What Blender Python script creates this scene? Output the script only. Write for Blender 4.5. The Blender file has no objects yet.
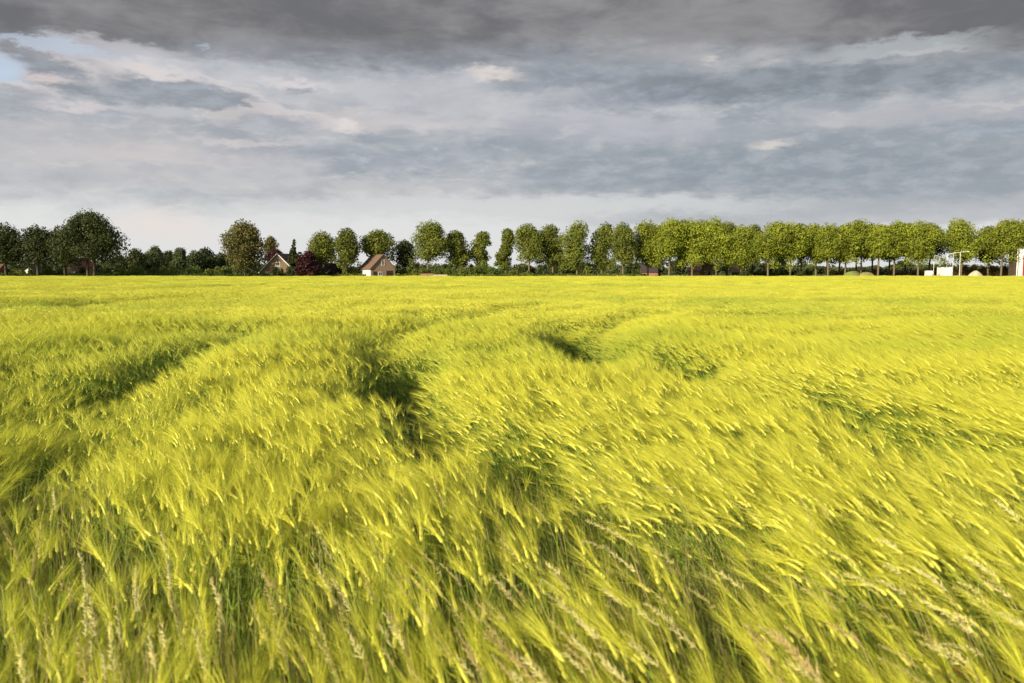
import bpy, math, random
import numpy as np
from mathutils import Vector, Matrix, Euler

R = math.radians
rnd = random.Random(7)
npr = np.random.default_rng(11)
C = bpy.context.scene.collection
sc = bpy.context.scene

# ------------------------------------------------------------------ camera
CAMZ, F, PITCH = 2.1, 796.0, R(5.03)
cd = bpy.data.cameras.new('camera'); cam = bpy.data.objects.new('camera', cd); C.objects.link(cam)
cam.location = (0, 0, CAMZ); cam.rotation_euler = (R(90) - PITCH, 0, 0)
cd.sensor_width = 36; cd.lens = 36 * F / 1024; cd.clip_start = .05; cd.clip_end = 12000
cd.dof.use_dof = True; cd.dof.focus_distance = 22; cd.dof.aperture_fstop = 4.0
sc.camera = cam

def ray(px, py):
    """direction of a pixel of the photograph, as a world vector with y = 1"""
    x = (px - 512) / F; u = (341.5 - py) / F
    c, s = math.cos(PITCH), math.sin(PITCH)
    y = c + u * s; z = -s + u * c
    return x / y, 1.0, z / y
def at(px, D, py=272):
    a, b, c = ray(px, py); return (a * D, D, CAMZ + c * D)
def on_plane(px, py, z):
    a, b, c = ray(px, py); t = (z - CAMZ) / c; return (a * t, t)

# ------------------------------------------------------------------ light
SUN_EL, SUN_AZ = R(20), R(222)            # azimuth clockwise from +Y: behind the camera, to the left
sd = Vector((math.sin(SUN_AZ) * math.cos(SUN_EL), math.cos(SUN_AZ) * math.cos(SUN_EL), math.sin(SUN_EL)))
ld = bpy.data.lights.new('sun', 'SUN'); lo = bpy.data.objects.new('sun', ld); C.objects.link(lo)
ld.energy = 5.0; ld.angle = R(.53); ld.color = (1, .90, .70)
lo.rotation_euler = (-sd).to_track_quat('-Z', 'Y').to_euler(); lo.location = (-40, -40, 40)
sc.view_settings.view_transform = 'Standard'; sc.view_settings.look = 'None'
EXPO = 0.35
sc.view_settings.exposure = EXPO; sc.view_settings.gamma = 1
sc.view_settings.use_curve_mapping = False
sc.cycles.max_bounces = 5; sc.cycles.diffuse_bounces = 3; sc.cycles.transmission_bounces = 4
sc.cycles.transparent_max_bounces = 8

class NT:
    """small helper for writing node expressions"""
    def __init__(s, nt): s.nt = nt; s.L = nt.links
    def n(s, t, **k):
        o = s.nt.nodes.new(t)
        for a, b in k.items(): setattr(o, a, b)
        return o
    def put(s, sock, v):
        if hasattr(v, 'bl_rna') and isinstance(v, bpy.types.NodeSocket): s.L.new(v, sock)
        else: sock.default_value = v
    def m(s, op, a, b=0.0, c=0.0, clamp=False):
        o = s.n('ShaderNodeMath', operation=op, use_clamp=clamp)
        s.put(o.inputs[0], a); s.put(o.inputs[1], b); s.put(o.inputs[2], c); return o.outputs[0]
    def vec(s, x, y, z):
        o = s.n('ShaderNodeCombineXYZ'); s.put(o.inputs[0], x); s.put(o.inputs[1], y); s.put(o.inputs[2], z); return o.outputs[0]
    def noise(s, v, scale, det=6, rough=.55, dist=0.0, off=0):
        o = s.n('ShaderNodeTexNoise', noise_dimensions='4D'); s.put(o.inputs['Vector'], v)
        o.inputs['W'].default_value = off
        o.inputs['Scale'].default_value = scale; o.inputs['Detail'].default_value = det
        o.inputs['Roughness'].default_value = rough; o.inputs['Distortion'].default_value = dist
        return o.outputs['Fac']
    def ss(s, v, a, b):                       # smoothstep a..b -> 0..1
        o = s.n('ShaderNodeMapRange', interpolation_type='SMOOTHSTEP', clamp=True)
        if a <= b: lo_, hi_, t0, t1 = a, b, 0., 1.
        else: lo_, hi_, t0, t1 = b, a, 1., 0.
        s.put(o.inputs[0], v); o.inputs[1].default_value = lo_; o.inputs[2].default_value = hi_
        o.inputs[3].default_value = t0; o.inputs[4].default_value = t1
        return o.outputs[0]
    def mix(s, f, a, b):
        o = s.n('ShaderNodeMix', data_type='RGBA', clamp_factor=True)
        s.put(o.inputs[0], f)
        for k, v in ((6, a), (7, b)):
            if isinstance(v, tuple) and len(v) == 3: v = (*v, 1)
            s.put(o.inputs[k], v)
        return o.outputs[2]

def lin(r, g, b, k=1.0):
    f = lambda c: (c / 255 / 12.92 if c / 255 <= .04045 else ((c / 255 + .055) / 1.055) ** 2.4) * k
    return (f(r), f(g), f(b))

# ------------------------------------------------------------------ sky: Nishita behind broken cloud layers
w = bpy.data.worlds.new('World'); sc.world = w; w.use_nodes = True
w.node_tree.nodes.clear(); N = NT(w.node_tree)
tc = N.n('ShaderNodeTexCoord'); sep = N.n('ShaderNodeSeparateXYZ'); N.L.new(tc.outputs['Generated'], sep.inputs[0])
X, Y, Z = sep.outputs
az = N.m('MULTIPLY', N.m('ARCTAN2', X, Y), 57.2958)
el = N.m('MULTIPLY', N.m('ARCSINE', Z), 57.2958)
dn = N.m('ADD', N.m('MAXIMUM', Z, 0.0), .16)
P = N.vec(N.m('DIVIDE', X, dn), N.m('DIVIDE', Y, dn), 0.0)       # cloud deck seen in perspective
A = N.vec(N.m('MULTIPLY', az, .34), el, 0.0)                     # flat layers near the horizon
# warp of azimuth / elevation, so that edges are ragged
w1 = N.m('SUBTRACT', N.noise(A, .28, 7, .6, 0, 1), .5); w2 = N.m('SUBTRACT', N.noise(A, .33, 7, .62, 0, 5), .5)
w3 = N.m('SUBTRACT', N.noise(A, 1.6, 5, .62, 0, 9), .5)
azw = N.m('ADD', az, N.m('MULTIPLY', w1, 5.5)); elw = N.m('ADD', N.m('ADD', el, N.m('MULTIPLY', w2, 2.2)), N.m('MULTIPLY', w3, 1.9))
def azel(px, py):
    a, b, c = ray(px, py); return math.degrees(math.atan2(a, b)), math.degrees(math.atan2(c, math.hypot(a, b)))
def blob(px, py, wx, wy, a=1.0, b=.35, tilt=0.0):
    """soft ragged patch; centre and half size given in the photo's pixels, kept as angles of the sky"""
    A0, E0 = azel(px, py); hx = wx / F * 57.3; hy = wy / F * 57.3
    dx = N.m('SUBTRACT', azw, A0); dy = N.m('SUBTRACT', elw, E0)
    if tilt: dy = N.m('ADD', dy, N.m('MULTIPLY', dx, tilt))
    dx = N.m('DIVIDE', dx, hx); dy = N.m('DIVIDE', dy, hy)
    d = N.m('SQRT', N.m('ADD', N.m('MULTIPLY', dx, dx), N.m('MULTIPLY', dy, dy)))
    return N.ss(d, a, b)
K = 1 / (2 ** EXPO)
sky = N.n('ShaderNodeTexSky', sky_type='NISHITA', sun_disc=False)
sky.sun_elevation = SUN_EL; sky.sun_rotation = SUN_AZ; sky.air_density = 1; sky.dust_density = 1; sky.ozone_density = 1
sc_ = N.n('ShaderNodeVectorMath', operation='SCALE'); N.L.new(sky.outputs[0], sc_.inputs[0]); sc_.inputs['Scale'].default_value = .10
skyc = sc_.outputs[0]
def col(*c): return lin(*c, K)
n1 = N.noise(P, .9, 8, .58, .4, 2); n2 = N.noise(A, .55, 9, .60, .3, 3); n3 = N.noise(A, 1.3, 8, .62, .2, 4)
n4 = N.noise(P, 2.2, 8, .6, .5, 7)
# middle layer, lilac grey, with paler and darker stripes
c = N.mix(N.ss(n2, .36, .64), col(154, 162, 171), col(190, 193, 197))
c = N.mix(N.m('MULTIPLY', N.ss(n3, .52, .68), .55), c, col(214, 212, 211))
c = N.mix(N.m('MULTIPLY', N.ss(n4, .52, .70), .40), c, col(137, 147, 158))
# pale band towards the horizon, stronger on the left
lowm = N.ss(elw, 6.2, 3.0)
c = N.mix(N.m('MULTIPLY', lowm, .92), c, col(228, 229, 227))
right = N.m('MULTIPLY', N.ss(azw, -3, 14), N.ss(elw, 10.5, 8.0))
slate = N.mix(N.ss(n3, .40, .66), col(149, 158, 167), col(170, 175, 182))
c = N.mix(N.m('MULTIPLY', N.m('MULTIPLY', right, N.ss(elw, 2.2, 4.0)), .85), c, slate)
c = N.mix(N.m('MULTIPLY', blob(540, 206, 340, 14, 1.2, .3), .85), c, col(213, 215, 215))
c = N.mix(N.m('MULTIPLY', blob(960, 215, 260, 14, 1.3, .3), .7), c, col(190, 192, 196))
# pale breaks on the left and centre
for (px, py, wx, wy, am, cc, tl) in (
        (90, 150, 190, 38, .6, (206, 203, 204), .02), (60, 55, 190, 18, .75, (208, 208, 214), .05),
        (100, 52, 46, 14, .9, (228, 220, 220), .1), (420, 95, 200, 30, .6, (200, 200, 205), .0),
        (690, 72, 120, 18, .7, (184, 184, 186), .1), 
        (960, 110, 160, 12, .7, (186, 186, 192), .02), (350, 120, 140, 10, .5, (214, 206, 204), .0),
        (165, 225, 50, 20, .75, (232, 222, 217), .0), (600, 130, 180, 16, .5, (187, 187, 196), .05),
        (180, 155, 150, 9, .5, (216, 207, 205), .0), (330, 185, 240, 10, .45, (206, 203, 202), .0)):
    c = N.mix(N.m('MULTIPLY', blob(px, py, wx, wy, 1.25, .2, tl), am), c, col(*cc))
# blue gaps: the clear sky shows
for (px, py, wx, wy, am) in ((50, 44, 80, 12, .95), (8, 60, 38, 20, .95), (205, 42, 60, 6, .5), (1000, 130, 40, 5, .15)):
    bl = N.mix(.8, skyc, col(197, 215, 238))
    c = N.mix(N.m('MULTIPLY', blob(px, py, wx, wy, 1.2, .3), am), c, bl)
# slate coloured clouds with firmer edges
for (px, py, wx, wy, am, cc, tl, b) in (
        (105, 82, 75, 17, .95, (149, 155, 163), .12, .72), (185, 95, 85, 13, .95, (151, 157, 166), .12, .72), (42, 62, 42, 10, .95, (150, 155, 164), .25, .7),
        (15, 97, 46, 12, .8, (158, 164, 173), 0, .6), (265, 123, 60, 11, .75, (161, 166, 176), 0, .6),
        (230, 45, 130, 15, .6, (152, 160, 172), 0, .4), (110, 118, 40, 9, .5, (165, 170, 180), 0, .5),
        (300, 92, 22, 5, .8, (158, 163, 172), 0, .6), (600, 75, 130, 15, .75, (139, 147, 158), -.05, .5),
        (800, 82, 260, 19, .9, (133, 141, 150), .02, .5), (640, 100, 110, 12, .6, (146, 152, 164), -.05, .4),
        (400, 55, 240, 20, .85, (142, 146, 154), -.02, .45), (330, 155, 190, 14, .5, (165, 170, 180), 0, .4),
        (720, 170, 360, 22, .55, (150, 159, 168), 0, .3)):
    if b >= .6: c = N.mix(N.m('MULTIPLY', blob(px - 3, py - wy * .45, wx * 1.02, wy * 1.05, 1.12, .8, tl), .55), c, col(222, 214, 212))
    cl = N.mix(N.ss(n3, .38, .62), col(*[v - 7 for v in cc]), col(*[v + 13 for v in cc]))
    c = N.mix(N.m('MULTIPLY', blob(px, py, wx, wy, 1.08, b * .8, tl), am), c, cl)
# small bright sunlit tops
for (px, py, wx, wy, am, cc) in ((487, 74, 34, 6, .85, (224, 216, 210)), (777, 147, 24, 6, .85, (215, 210, 205)), (716, 60, 12, 3, .8, (214, 208, 203)),
        (197, 41, 8, 3, .8, (205, 228, 245)), (341, 123, 14, 5, .8, (228, 220, 217)), (290, 86, 50, 5, .6, (222, 216, 218)),
        (240, 140, 60, 4, .5, (222, 212, 208)), (90, 108, 40, 4, .55, (224, 213, 213)), (1010, 103, 50, 4, .5, (208, 206, 204)),
        (450, 123, 60, 5, .4, (205, 202, 206)), (50, 75, 22, 5, .7, (224, 210, 208))):
    c = N.mix(N.m('MULTIPLY', blob(px, py, wx, wy, 1.3, .2), am), c, col(*cc))
# dark deck overhead
front = N.m('ADD', N.m('MULTIPLY', N.m('DIVIDE', Z, N.m('MAXIMUM', N.m('ABSOLUTE', Y), .15)), 57.3), N.m('SUBTRACT', elw, el))
top = N.ss(front, 14.0, 16.8)
deck = N.mix(N.ss(N.m('ADD', N.m('MULTIPLY', n1, .6), N.m('MULTIPLY', n2, .4)), .42, .60), col(110, 110, 113), col(146, 145, 148))
deck = N.mix(N.ss(el, 24, 60), deck, N.mix(N.ss(n1, .42, .6), col(150, 155, 165), col(196, 198, 204)))
c = N.mix(N.m('MULTIPLY', top, .96), c, deck)
for (px, py, wx, wy, am, cc) in ((905, 47, 72, 9, .85, (176, 181, 185)), (930, 52, 40, 4, .6, (192, 194, 195)), (110, 47, 60, 8, .6, (200, 198, 202)), (600, 58, 90, 7, .4, (150, 154, 160))):
    c = N.mix(N.m('MULTIPLY', blob(px, py, wx, wy, 1.2, .45), am), c, col(*cc))
for (px, py, wx, wy, am) in ((45, 45, 46, 5, .6), (5, 64, 20, 10, .6), (198, 41, 8, 2, .25)):
    c = N.mix(N.m('MULTIPLY', blob(px, py, wx, wy, 1.15, .5), am), c, N.mix(.8, skyc, col(204, 216, 232)))
# away from the photo's view, behind the camera, the sky is mostly clear
back = N.m('MULTIPLY', N.ss(Y, .1, -.5), N.ss(n1, .66, .40))
c = N.mix(back, c, skyc)
bg = N.n('ShaderNodeBackground'); N.put(bg.inputs[0], c); bg.inputs[1].default_value = 1.0
wo = N.n('ShaderNodeOutputWorld'); N.L.new(bg.outputs[0], wo.inputs[0])

# ------------------------------------------------------------------ materials
MATS = {}
def mat(name, a, b=None, scale=8, rough=.8, trans=0.0, var=.0, spec=.3, bump=0, coord='Object', inst=0.0, detail=5, stretch=None):
    """two-tone noise material; trans = share of light let through; inst = random change per object"""
    if name in MATS: return MATS[name]
    m = bpy.data.materials.new(name); m.use_nodes = True; nt = m.node_tree; nt.nodes.clear(); n = NT(nt)
    b = b or tuple(x * .8 for x in a)
    t = n.n('ShaderNodeTexCoord'); v = t.outputs[coord]
    if stretch:
        mp = n.n('ShaderNodeMapping'); n.L.new(v, mp.inputs[0]); mp.inputs['Scale'].default_value = stretch; v = mp.outputs[0]
    f = n.noise(v, scale, detail, .6)
    c_ = n.mix(n.ss(f, .35, .65), a, b)
    if var:
        at_ = n.n('ShaderNodeAttribute', attribute_name='var')
        hs = n.n('ShaderNodeHueSaturation'); n.L.new(c_, hs.inputs['Color'])
        n.put(hs.inputs['Value'], n.m('ADD', n.m('MULTIPLY', at_.outputs['Fac'], var * 2), 1 - var))
        n.put(hs.inputs['Hue'], n.m('ADD', n.m('MULTIPLY', at_.outputs['Fac'], -.02 * min(1, var * 3)), .51)); c_ = hs.outputs[0]
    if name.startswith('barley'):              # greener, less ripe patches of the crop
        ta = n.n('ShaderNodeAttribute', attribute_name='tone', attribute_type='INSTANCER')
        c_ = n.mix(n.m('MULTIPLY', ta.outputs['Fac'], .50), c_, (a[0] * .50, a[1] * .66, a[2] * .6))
    if inst:
        oi = n.n('ShaderNodeObjectInfo'); hs = n.n('ShaderNodeHueSaturation'); n.L.new(c_, hs.inputs['Color'])
        n.put(hs.inputs['Value'], n.m('ADD', n.m('MULTIPLY', oi.outputs['Random'], inst * 2), 1 - inst)); c_ = hs.outputs[0]
    p = n.n('ShaderNodeBsdfPrincipled'); n.put(p.inputs['Base Color'], c_); p.inputs['Roughness'].default_value = rough
    p.inputs['Specular IOR Level'].default_value = spec
    if bump:
        bn = n.n('ShaderNodeBump'); bn.inputs['Strength'].default_value = bump; n.put(bn.inputs['Height'], f); n.L.new(bn.outputs[0], p.inputs['Normal'])
    out = n.n('ShaderNodeOutputMaterial'); s_ = p.outputs[0]
    if trans:
        tr = n.n('ShaderNodeBsdfTranslucent'); n.put(tr.inputs[0], c_)
        mx = n.n('ShaderNodeMixShader'); mx.inputs[0].default_value = trans
        n.L.new(s_, mx.inputs[1]); n.L.new(tr.outputs[0], mx.inputs[2]); s_ = mx.outputs[0]
    n.L.new(s_, out.inputs[0]); MATS[name] = m; return m

def brickmat(name, a, b, mortar, sx=4.0):
    if name in MATS: return MATS[name]
    m = bpy.data.materials.new(name); m.use_nodes = True; nt = m.node_tree; nt.nodes.clear(); n = NT(nt)
    t = n.n('ShaderNodeTexCoord'); sp = n.n('ShaderNodeSeparateXYZ'); n.L.new(t.outputs['Object'], sp.inputs[0])
    v = n.vec(n.m('ADD', sp.outputs[0], sp.outputs[1]), sp.outputs[2], 0.0)
    br = n.n('ShaderNodeTexBrick'); n.L.new(v, br.inputs['Vector']); br.inputs['Scale'].default_value = sx
    br.inputs['Color1'].default_value = (*a, 1); br.inputs['Color2'].default_value = (*b, 1); br.inputs['Mortar'].default_value = (*mortar, 1)
    c_ = n.mix(n.m('MULTIPLY', n.noise(t.outputs['Object'], 1.2, 6), .5), br.outputs[0], tuple(x * .6 for x in a))
    p = n.n('ShaderNodeBsdfPrincipled'); n.put(p.inputs['Base Color'], c_); p.inputs['Roughness'].default_value = .85
    out = n.n('ShaderNodeOutputMaterial'); n.L.new(p.outputs[0], out.inputs[0]); MATS[name] = m; return m

m_ear = mat('barley_ear', (.80, .75, .12), (.66, .64, .08), 30, .6, .22, .0, .4, inst=.16)
m_awn = mat('barley_awn', (.80, .775, .085), (.68, .68, .065), 6, .45, .45, .0, .5, inst=.10)
m_stem = mat('barley_stem', (.40, .49, .06), (.28, .38, .045), 12, .6, .2, .0, .4, inst=.18)
m_leaf = mat('barley_leaf', (.30, .40, .045), (.22, .32, .035), 12, .55, .4, .0, .4, inst=.25)
m_soil = mat('field_soil', (.07, .08, .02), (.03, .035, .015), 3, .95, bump=.5)

# ------------------------------------------------------------------ mesh helpers
class MB:
    def __init__(s): s.v = []; s.f = []; s.mi = []; s.var = []; s.cv = 0.5
    def add(s, vs, fs, mi=0):
        k = len(s.v); s.v += [tuple(p) for p in vs]; s.f += [tuple(i + k for i in f) for f in fs]; s.mi += [mi] * len(fs); s.var += [s.cv] * len(vs)
    def box(s, x0, x1, y0, y1, z0, z1, mi=0, M=None):
        vs = [Vector((x, y, z)) for x in (x0, x1) for y in (y0, y1) for z in (z0, z1)]
        if M: vs = [M @ p for p in vs]
        s.add(vs, [(0, 1, 3, 2), (4, 6, 7, 5), (0, 4, 5, 1), (2, 3, 7, 6), (0, 2, 6, 4), (1, 5, 7, 3)], mi)
    def tube(s, pts, rad, n=5, mi=0, cap=True):
        pts = [Vector(p) for p in pts]
        if not hasattr(rad, '__len__'): rad = [rad] * len(pts)
        vs = []
        for i, p in enumerate(pts):
            t = (pts[min(i + 1, len(pts) - 1)] - pts[max(i - 1, 0)])
            t = t.normalized() if t.length > 1e-9 else Vector((0, 0, 1))
            r = Vector((0, 1, 0)) if abs(t.y) < .9 else Vector((1, 0, 0))
            a = t.cross(r).normalized(); b = t.cross(a)
            for k in range(n):
                q = 2 * math.pi * k / n; vs.append(p + (a * math.cos(q) + b * math.sin(q)) * rad[i])
        fs = [(i * n + k, i * n + (k + 1) % n, (i + 1) * n + (k + 1) % n, (i + 1) * n + k) for i in range(len(pts) - 1) for k in range(n)]
        if cap: fs += [tuple(range(n))[::-1], tuple(range((len(pts) - 1) * n, len(pts) * n))]
        s.add(vs, fs, mi)
    def ribbon(s, pts, wid, side, mi=0):
        side = Vector(side); vs = []
        for p, w_ in zip(pts, wid): vs += [Vector(p) - side * w_ / 2, Vector(p) + side * w_ / 2]
        s.add(vs, [(2 * i, 2 * i + 1, 2 * i + 3, 2 * i + 2) for i in range(len(pts) - 1)], mi)
    def mesh(s, name, mats, smooth=False):
        me = bpy.data.meshes.new(name); me.from_pydata(s.v, [], s.f)
        for m in (mats if isinstance(mats, (list, tuple)) else [mats]): me.materials.append(m)
        me.polygons.foreach_set('material_index', s.mi)
        if smooth: me.polygons.foreach_set('use_smooth', [True] * len(s.f))
        a = me.attributes.new('var', 'FLOAT', 'POINT'); a.data.foreach_set('value', s.var)
        me.update(); return me
    def build(s, name, mats, parent=None, smooth=False, loc=None, col_=None):
        o = bpy.data.objects.new(name, s.mesh(name, mats, smooth)); (col_ or C).objects.link(o)
        if parent: o.parent = parent
        if loc is not None: o.location = loc
        return o
def tag(o, label=None, cat=None, group=None, kind=None):
    if label: o['label'] = label
    if cat: o['category'] = cat
    if group: o['group'] = group
    if kind: o['kind'] = kind
    return o
def empty(name, loc, rz=0):
    o = bpy.data.objects.new(name, None); C.objects.link(o); o.location = loc; o.rotation_euler = (0, 0, rz); o.empty_display_size = .3; return o

# ------------------------------------------------------------------ ground
FIELD_END = 186.0
g = MB(); g.add([(-4000, -200, 0), (4000, -200, 0), (4000, 9000, 0), (-4000, 9000, 0)], [(0, 1, 2, 3)])
tag(g.build('ground', mat('pasture', (.10, .15, .03), (.07, .11, .025), .05, .9)), kind='structure')
g = MB(); g.add([(-260, -8, .004), (260, -8, .004), (260, FIELD_END, .004), (-260, FIELD_END, .004)], [(0, 1, 2, 3)])
tag(g.build('field_soil', m_soil), kind='structure')

# ------------------------------------------------------------------ the barley
WIND = R(119)                              # direction the ears stream to (math angle): away and to the left

def vnoise(x, y, s, seed):
    """value noise on numpy arrays, about 0..1"""
    x = x / s + seed * 17.3; y = y / s + seed * 9.1
    xi = np.floor(x).astype(np.int64); yi = np.floor(y).astype(np.int64); fx = x - xi; fy = y - yi
    fx = fx * fx * (3 - 2 * fx); fy = fy * fy * (3 - 2 * fy)
    def h(a, b):
        k = (a * 374761393 + b * 668265263 + seed * 1442695041) & 0xffffffff
        k = ((k ^ (k >> 13)) * 1274126177) & 0xffffffff
        return ((k ^ (k >> 16)) & 0xffff) / 65535.0
    return (h(xi, yi) * (1 - fx) + h(xi + 1, yi) * fx) * (1 - fy) + (h(xi, yi + 1) * (1 - fx) + h(xi + 1, yi + 1) * fx) * fy

TRACKS = [   # ruts and flattened lines: pixels along the photo, half width m, depth share, thinning
    ([(760, 600), (720, 570), (640, 538), (565, 503), (528, 476)], .20, .34, .8),
    ([(448, 452), (434, 428), (414, 400), (395, 368)], .30, .75, 1.0),
    ([(385, 362), (385, 340), (440, 324), (500, 312), (540, 306)], .60, .26, .5),
    ([(585, 345), (578, 334), (610, 325), (660, 316), (740, 309)], .45, .28, .6),
    ([(690, 385), (672, 368), (640, 352), (600, 345)], .22, .35, .5),
    ([(95, 420), (118, 392), (150, 372), (205, 350), (270, 337), (370, 330)], .50, .26, .6),
    ([(-60, 440), (0, 395), (60, 365), (150, 345), (240, 335)], .9, .12, .5),
    ([(20, 700), (30, 600), (45, 520), (80, 450), (120, 395)], .45, .14, .45),
    ([(760, 398), (830, 408), (890, 420), (935, 433), (990, 448), (1060, 470)], .42, .60, .9),
    ([(720, 338), (800, 342), (860, 336), (930, 345), (1010, 350)], .5, .24, .4),
    ([(-30, 313), (10, 310), (85, 303), (160, 300)], 1.4, .40, .9),
    ([(120, 313), (200, 311), (260, 309)], 1.2, .22, .3),
    ([(90, 292), (180, 290), (290, 285)], 2.2, .2, .3),
    ([(860, 305), (760, 300), (640, 297)], 1.6, .12, .2),
    ([(480, 360), (560, 352), (620, 360)], .5, .18, .2),
    ([(150, 470), (190, 430), (230, 400)], .3, .12, .2),
]
SPOTS = [  # holes: px, py, radius across, radius along, depth
    (400, 374, .46, 2.0, .75), (380, 358, .45, 1.0, .35), (577, 340, .62, 3.4, .95), (600, 334, .8, 1.4, .3), (530, 482, .24, .85, .95), (565, 515, .18, .5, .6), (620, 540, .2, .4, .5), (690, 560, .16, .4, .5), (690, 372, .4, 1.2, .6), (830, 412, .35, .5, .5), (124, 382, .7, 1.4, .45), (75, 392, .6, .9, .3), (160, 368, .6, 1.2, .3), (928, 438, .55, 1.0, .85), (84, 303, 1.2, 3.0, .45),
    (50, 530, .2, .35, .40), (100, 560, .14, .3, .4), (20, 480, .4, .6, .35), (820, 405, .4, .3, .3), (880, 424, .5, .7, .6), (250, 470, .15, .3, .2), (220, 350, .7, 1.5, .18), (745, 560, .25, .35, .25), (600, 600, .2, .2, .2), (230, 640, .22, .3, .5), (300, 668, .15, .2, .5), (520, 664, .14, .2, .5), (745, 600, .2, .3, .5), (700, 635, .14, .2, .5), (860, 655, .16, .2, .6), (960, 668, .2, .2, .6), (140, 664, .14, .2, .5), (415, 655, .12, .2, .5), (330, 600, .12, .18, .4), (30, 420, .4, .5, .3), (420, 428, .22, .6, .4), (10, 310, 2, 2.5, .4)]
def seg_dist(x, y, pts):
    d = np.full(x.shape, 1e9)
    for (ax, ay), (bx, by) in zip(pts[:-1], pts[1:]):
        vx, vy = bx - ax, by - ay; t = np.clip(((x - ax) * vx + (y - ay) * vy) / (vx * vx + vy * vy + 1e-9), 0, 1)
        d = np.minimum(d, np.hypot(x - ax - t * vx, y - ay - t * vy))
    return d
def field(x, y):
    """returns height factor, thinning 0..1, calmness 0..1"""
    jx = x - .18 + (vnoise(x, y, .5, 3) - .5) * .30; jy = y + .33 + (vnoise(x, y, .5, 4) - .5) * .4   # ears hang ahead of the roots
    dep = np.zeros(x.shape); thin = np.zeros(x.shape)
    near = y < 90
    for pts, hw, dp, th in TRACKS:
        wp = [on_plane(a, b, .80) for a, b in pts]
        d = seg_dist(jx, jy, wp); k = np.exp(-(d / hw) ** 2.6)
        dep = np.maximum(dep, dp * k); thin = np.maximum(thin, th * np.exp(-(d / (hw * .7)) ** 3))
    for px, py, ra, rl, dp in SPOTS:
        cx, cy = on_plane(px, py, .80); q = ((jx - cx) / ra) ** 2 + ((jy - cy) / rl) ** 2
        k = np.exp(-q ** 1.3); dep = np.maximum(dep, dp * k * 1.25); thin = np.maximum(thin, k * .95)
    n = (vnoise(x, y, 3.4, 1) - .5) * .17 + (vnoise(x, y, 1.3, 2) - .5) * .11 + (vnoise(x, y, 9, 5) - .5) * .12
    band = vnoise(x * .35, y, 1.1, 8)                       # low flattened waves lying across the view
    n = n - .16 * np.clip((band - .62) * 4, 0, 1) * np.clip(y / 6 - .4, 0, 1)
    h = (1 + n) * (1 - dep)
    calm = np.clip(vnoise(x, y, 2.6, 6) * 1.7 - .45 + dep * 1.2, 0, 1)
    lx = np.clip((-x / np.maximum(y, 1) - .28) * 4, 0, 1)                # more sheltered, upright crop on the left
    calm = np.clip(calm + .35 * lx, 0, 1)
    m = vnoise(x, y, .42, 21) * .6 + vnoise(x, y, .16, 22) * .4
    thin = np.maximum(thin, calm * np.clip((m - .52) * 6, 0, 1) * .85)
    return h, thin, calm

def stalk(mb, r, base=(0, 0, 0), end=50, ear=75, hgt=.92, rz=0., detail=2, sc_=1., awn_w=1.0, nod=False):
    """one barley plant, streaming along local +Y"""
    M = Matrix.Translation(Vector(base)) @ Matrix.Rotation(rz, 4, 'Z') @ Matrix.Scale(sc_, 4)
    a0 = r.uniform(2, 12); seg = 7 if detail > 1 else 3; L = hgt
    p = Vector((0, 0, 0)); pts = [p.copy()]; sx = r.uniform(-.12, .12)
    for i in range(seg):
        t = (i + .5) / seg; th = R(a0 + (end - a0) * t ** 2.2); p = p + Vector((sx * t, math.sin(th), math.cos(th))) * (L / seg); pts.append(p.copy())
    T = lambda q: M @ Vector(q)
    if detail > 1: mb.tube([T(q) for q in pts], [.0024 * sc_ * (1 - .45 * i / seg) for i in range(seg + 1)], 4, 0, False)
    else: mb.ribbon([T(q) for q in pts], [.005 * sc_] * (seg + 1), (math.cos(rz), math.sin(rz), 0), 0)
    # leaves
    for k in range(3 if detail > 1 else 1):
        i = r.choice((2, 3, 4, 5)) if detail > 1 else 1
        q = pts[i]; ang = r.uniform(-1.3, 1.3); d = Vector((math.sin(ang), math.cos(ang), 0)); ll = r.uniform(.14, .26); lp = []
        for j in range(5):
            t = j / 4; lp.append(T(q + d * ll * (t * .9) + Vector((0, 0, ll * (1.1 * t - 1.3 * t * t)))))
        mb.ribbon(lp, [w_ * sc_ for w_ in (.006, .011, .010, .006, .001)], M.to_3x3() @ Vector((d.y, -d.x, .3)).normalized() * (1 / sc_), 1)
    # ear
    el_ = r.uniform(.055, .075); n = 6 if detail > 1 else 3; q = pts[-1].copy(); th = R(end); ep = [q.copy()]; ax = []
    for i in range(n):
        th = R(end + (ear - end) * (i + 1) / n); d = Vector((sx * .6, math.sin(th), math.cos(th))); q = q + d * (el_ / n); ep.append(q.copy()); ax.append(d)
    rad = [.0045] + [(.0074 * (1.12 if i % 2 else .93) * (1 - .42 * (i / n) ** 2)) for i in range(1, n)] + [.0018]
    mb.tube([T(x_) for x_ in ep], [a * sc_ * (1.0 if detail > 1 else 1.15) for a in rad], 5 if detail > 1 else 3, 2, False)
    # awns
    na = 34 if detail > 1 else 8
    for k in range(na):
        i = r.randrange(len(ax)); o = ep[i + 1]; d = ax[i].copy(); s = Vector((1, 0, 0)); u = s.cross(d).normalized(); ph = r.uniform(0, 6.283); sp = r.uniform(.05, .42)
        d = (d + (s * math.cos(ph) + u * math.sin(ph)) * sp).normalized(); al = r.uniform(.11, .19) * (1.15 - .25 * i / n); gv = Vector((0, .16, -.03)) if not nod else Vector((0, .02, -.25))
        ap = [T(o), T(o + d * al * .5 + gv * al * .25), T(o + d * al + gv * al * .9)]
        sd_ = (M.to_3x3() @ Vector((math.cos(ph * 3), 0, math.sin(ph * 3)))).normalized()
        w_ = .0013 * sc_ * awn_w
        mb.ribbon(ap, [w_, w_ * .8, w_ * .15], sd_, 3)

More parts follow.
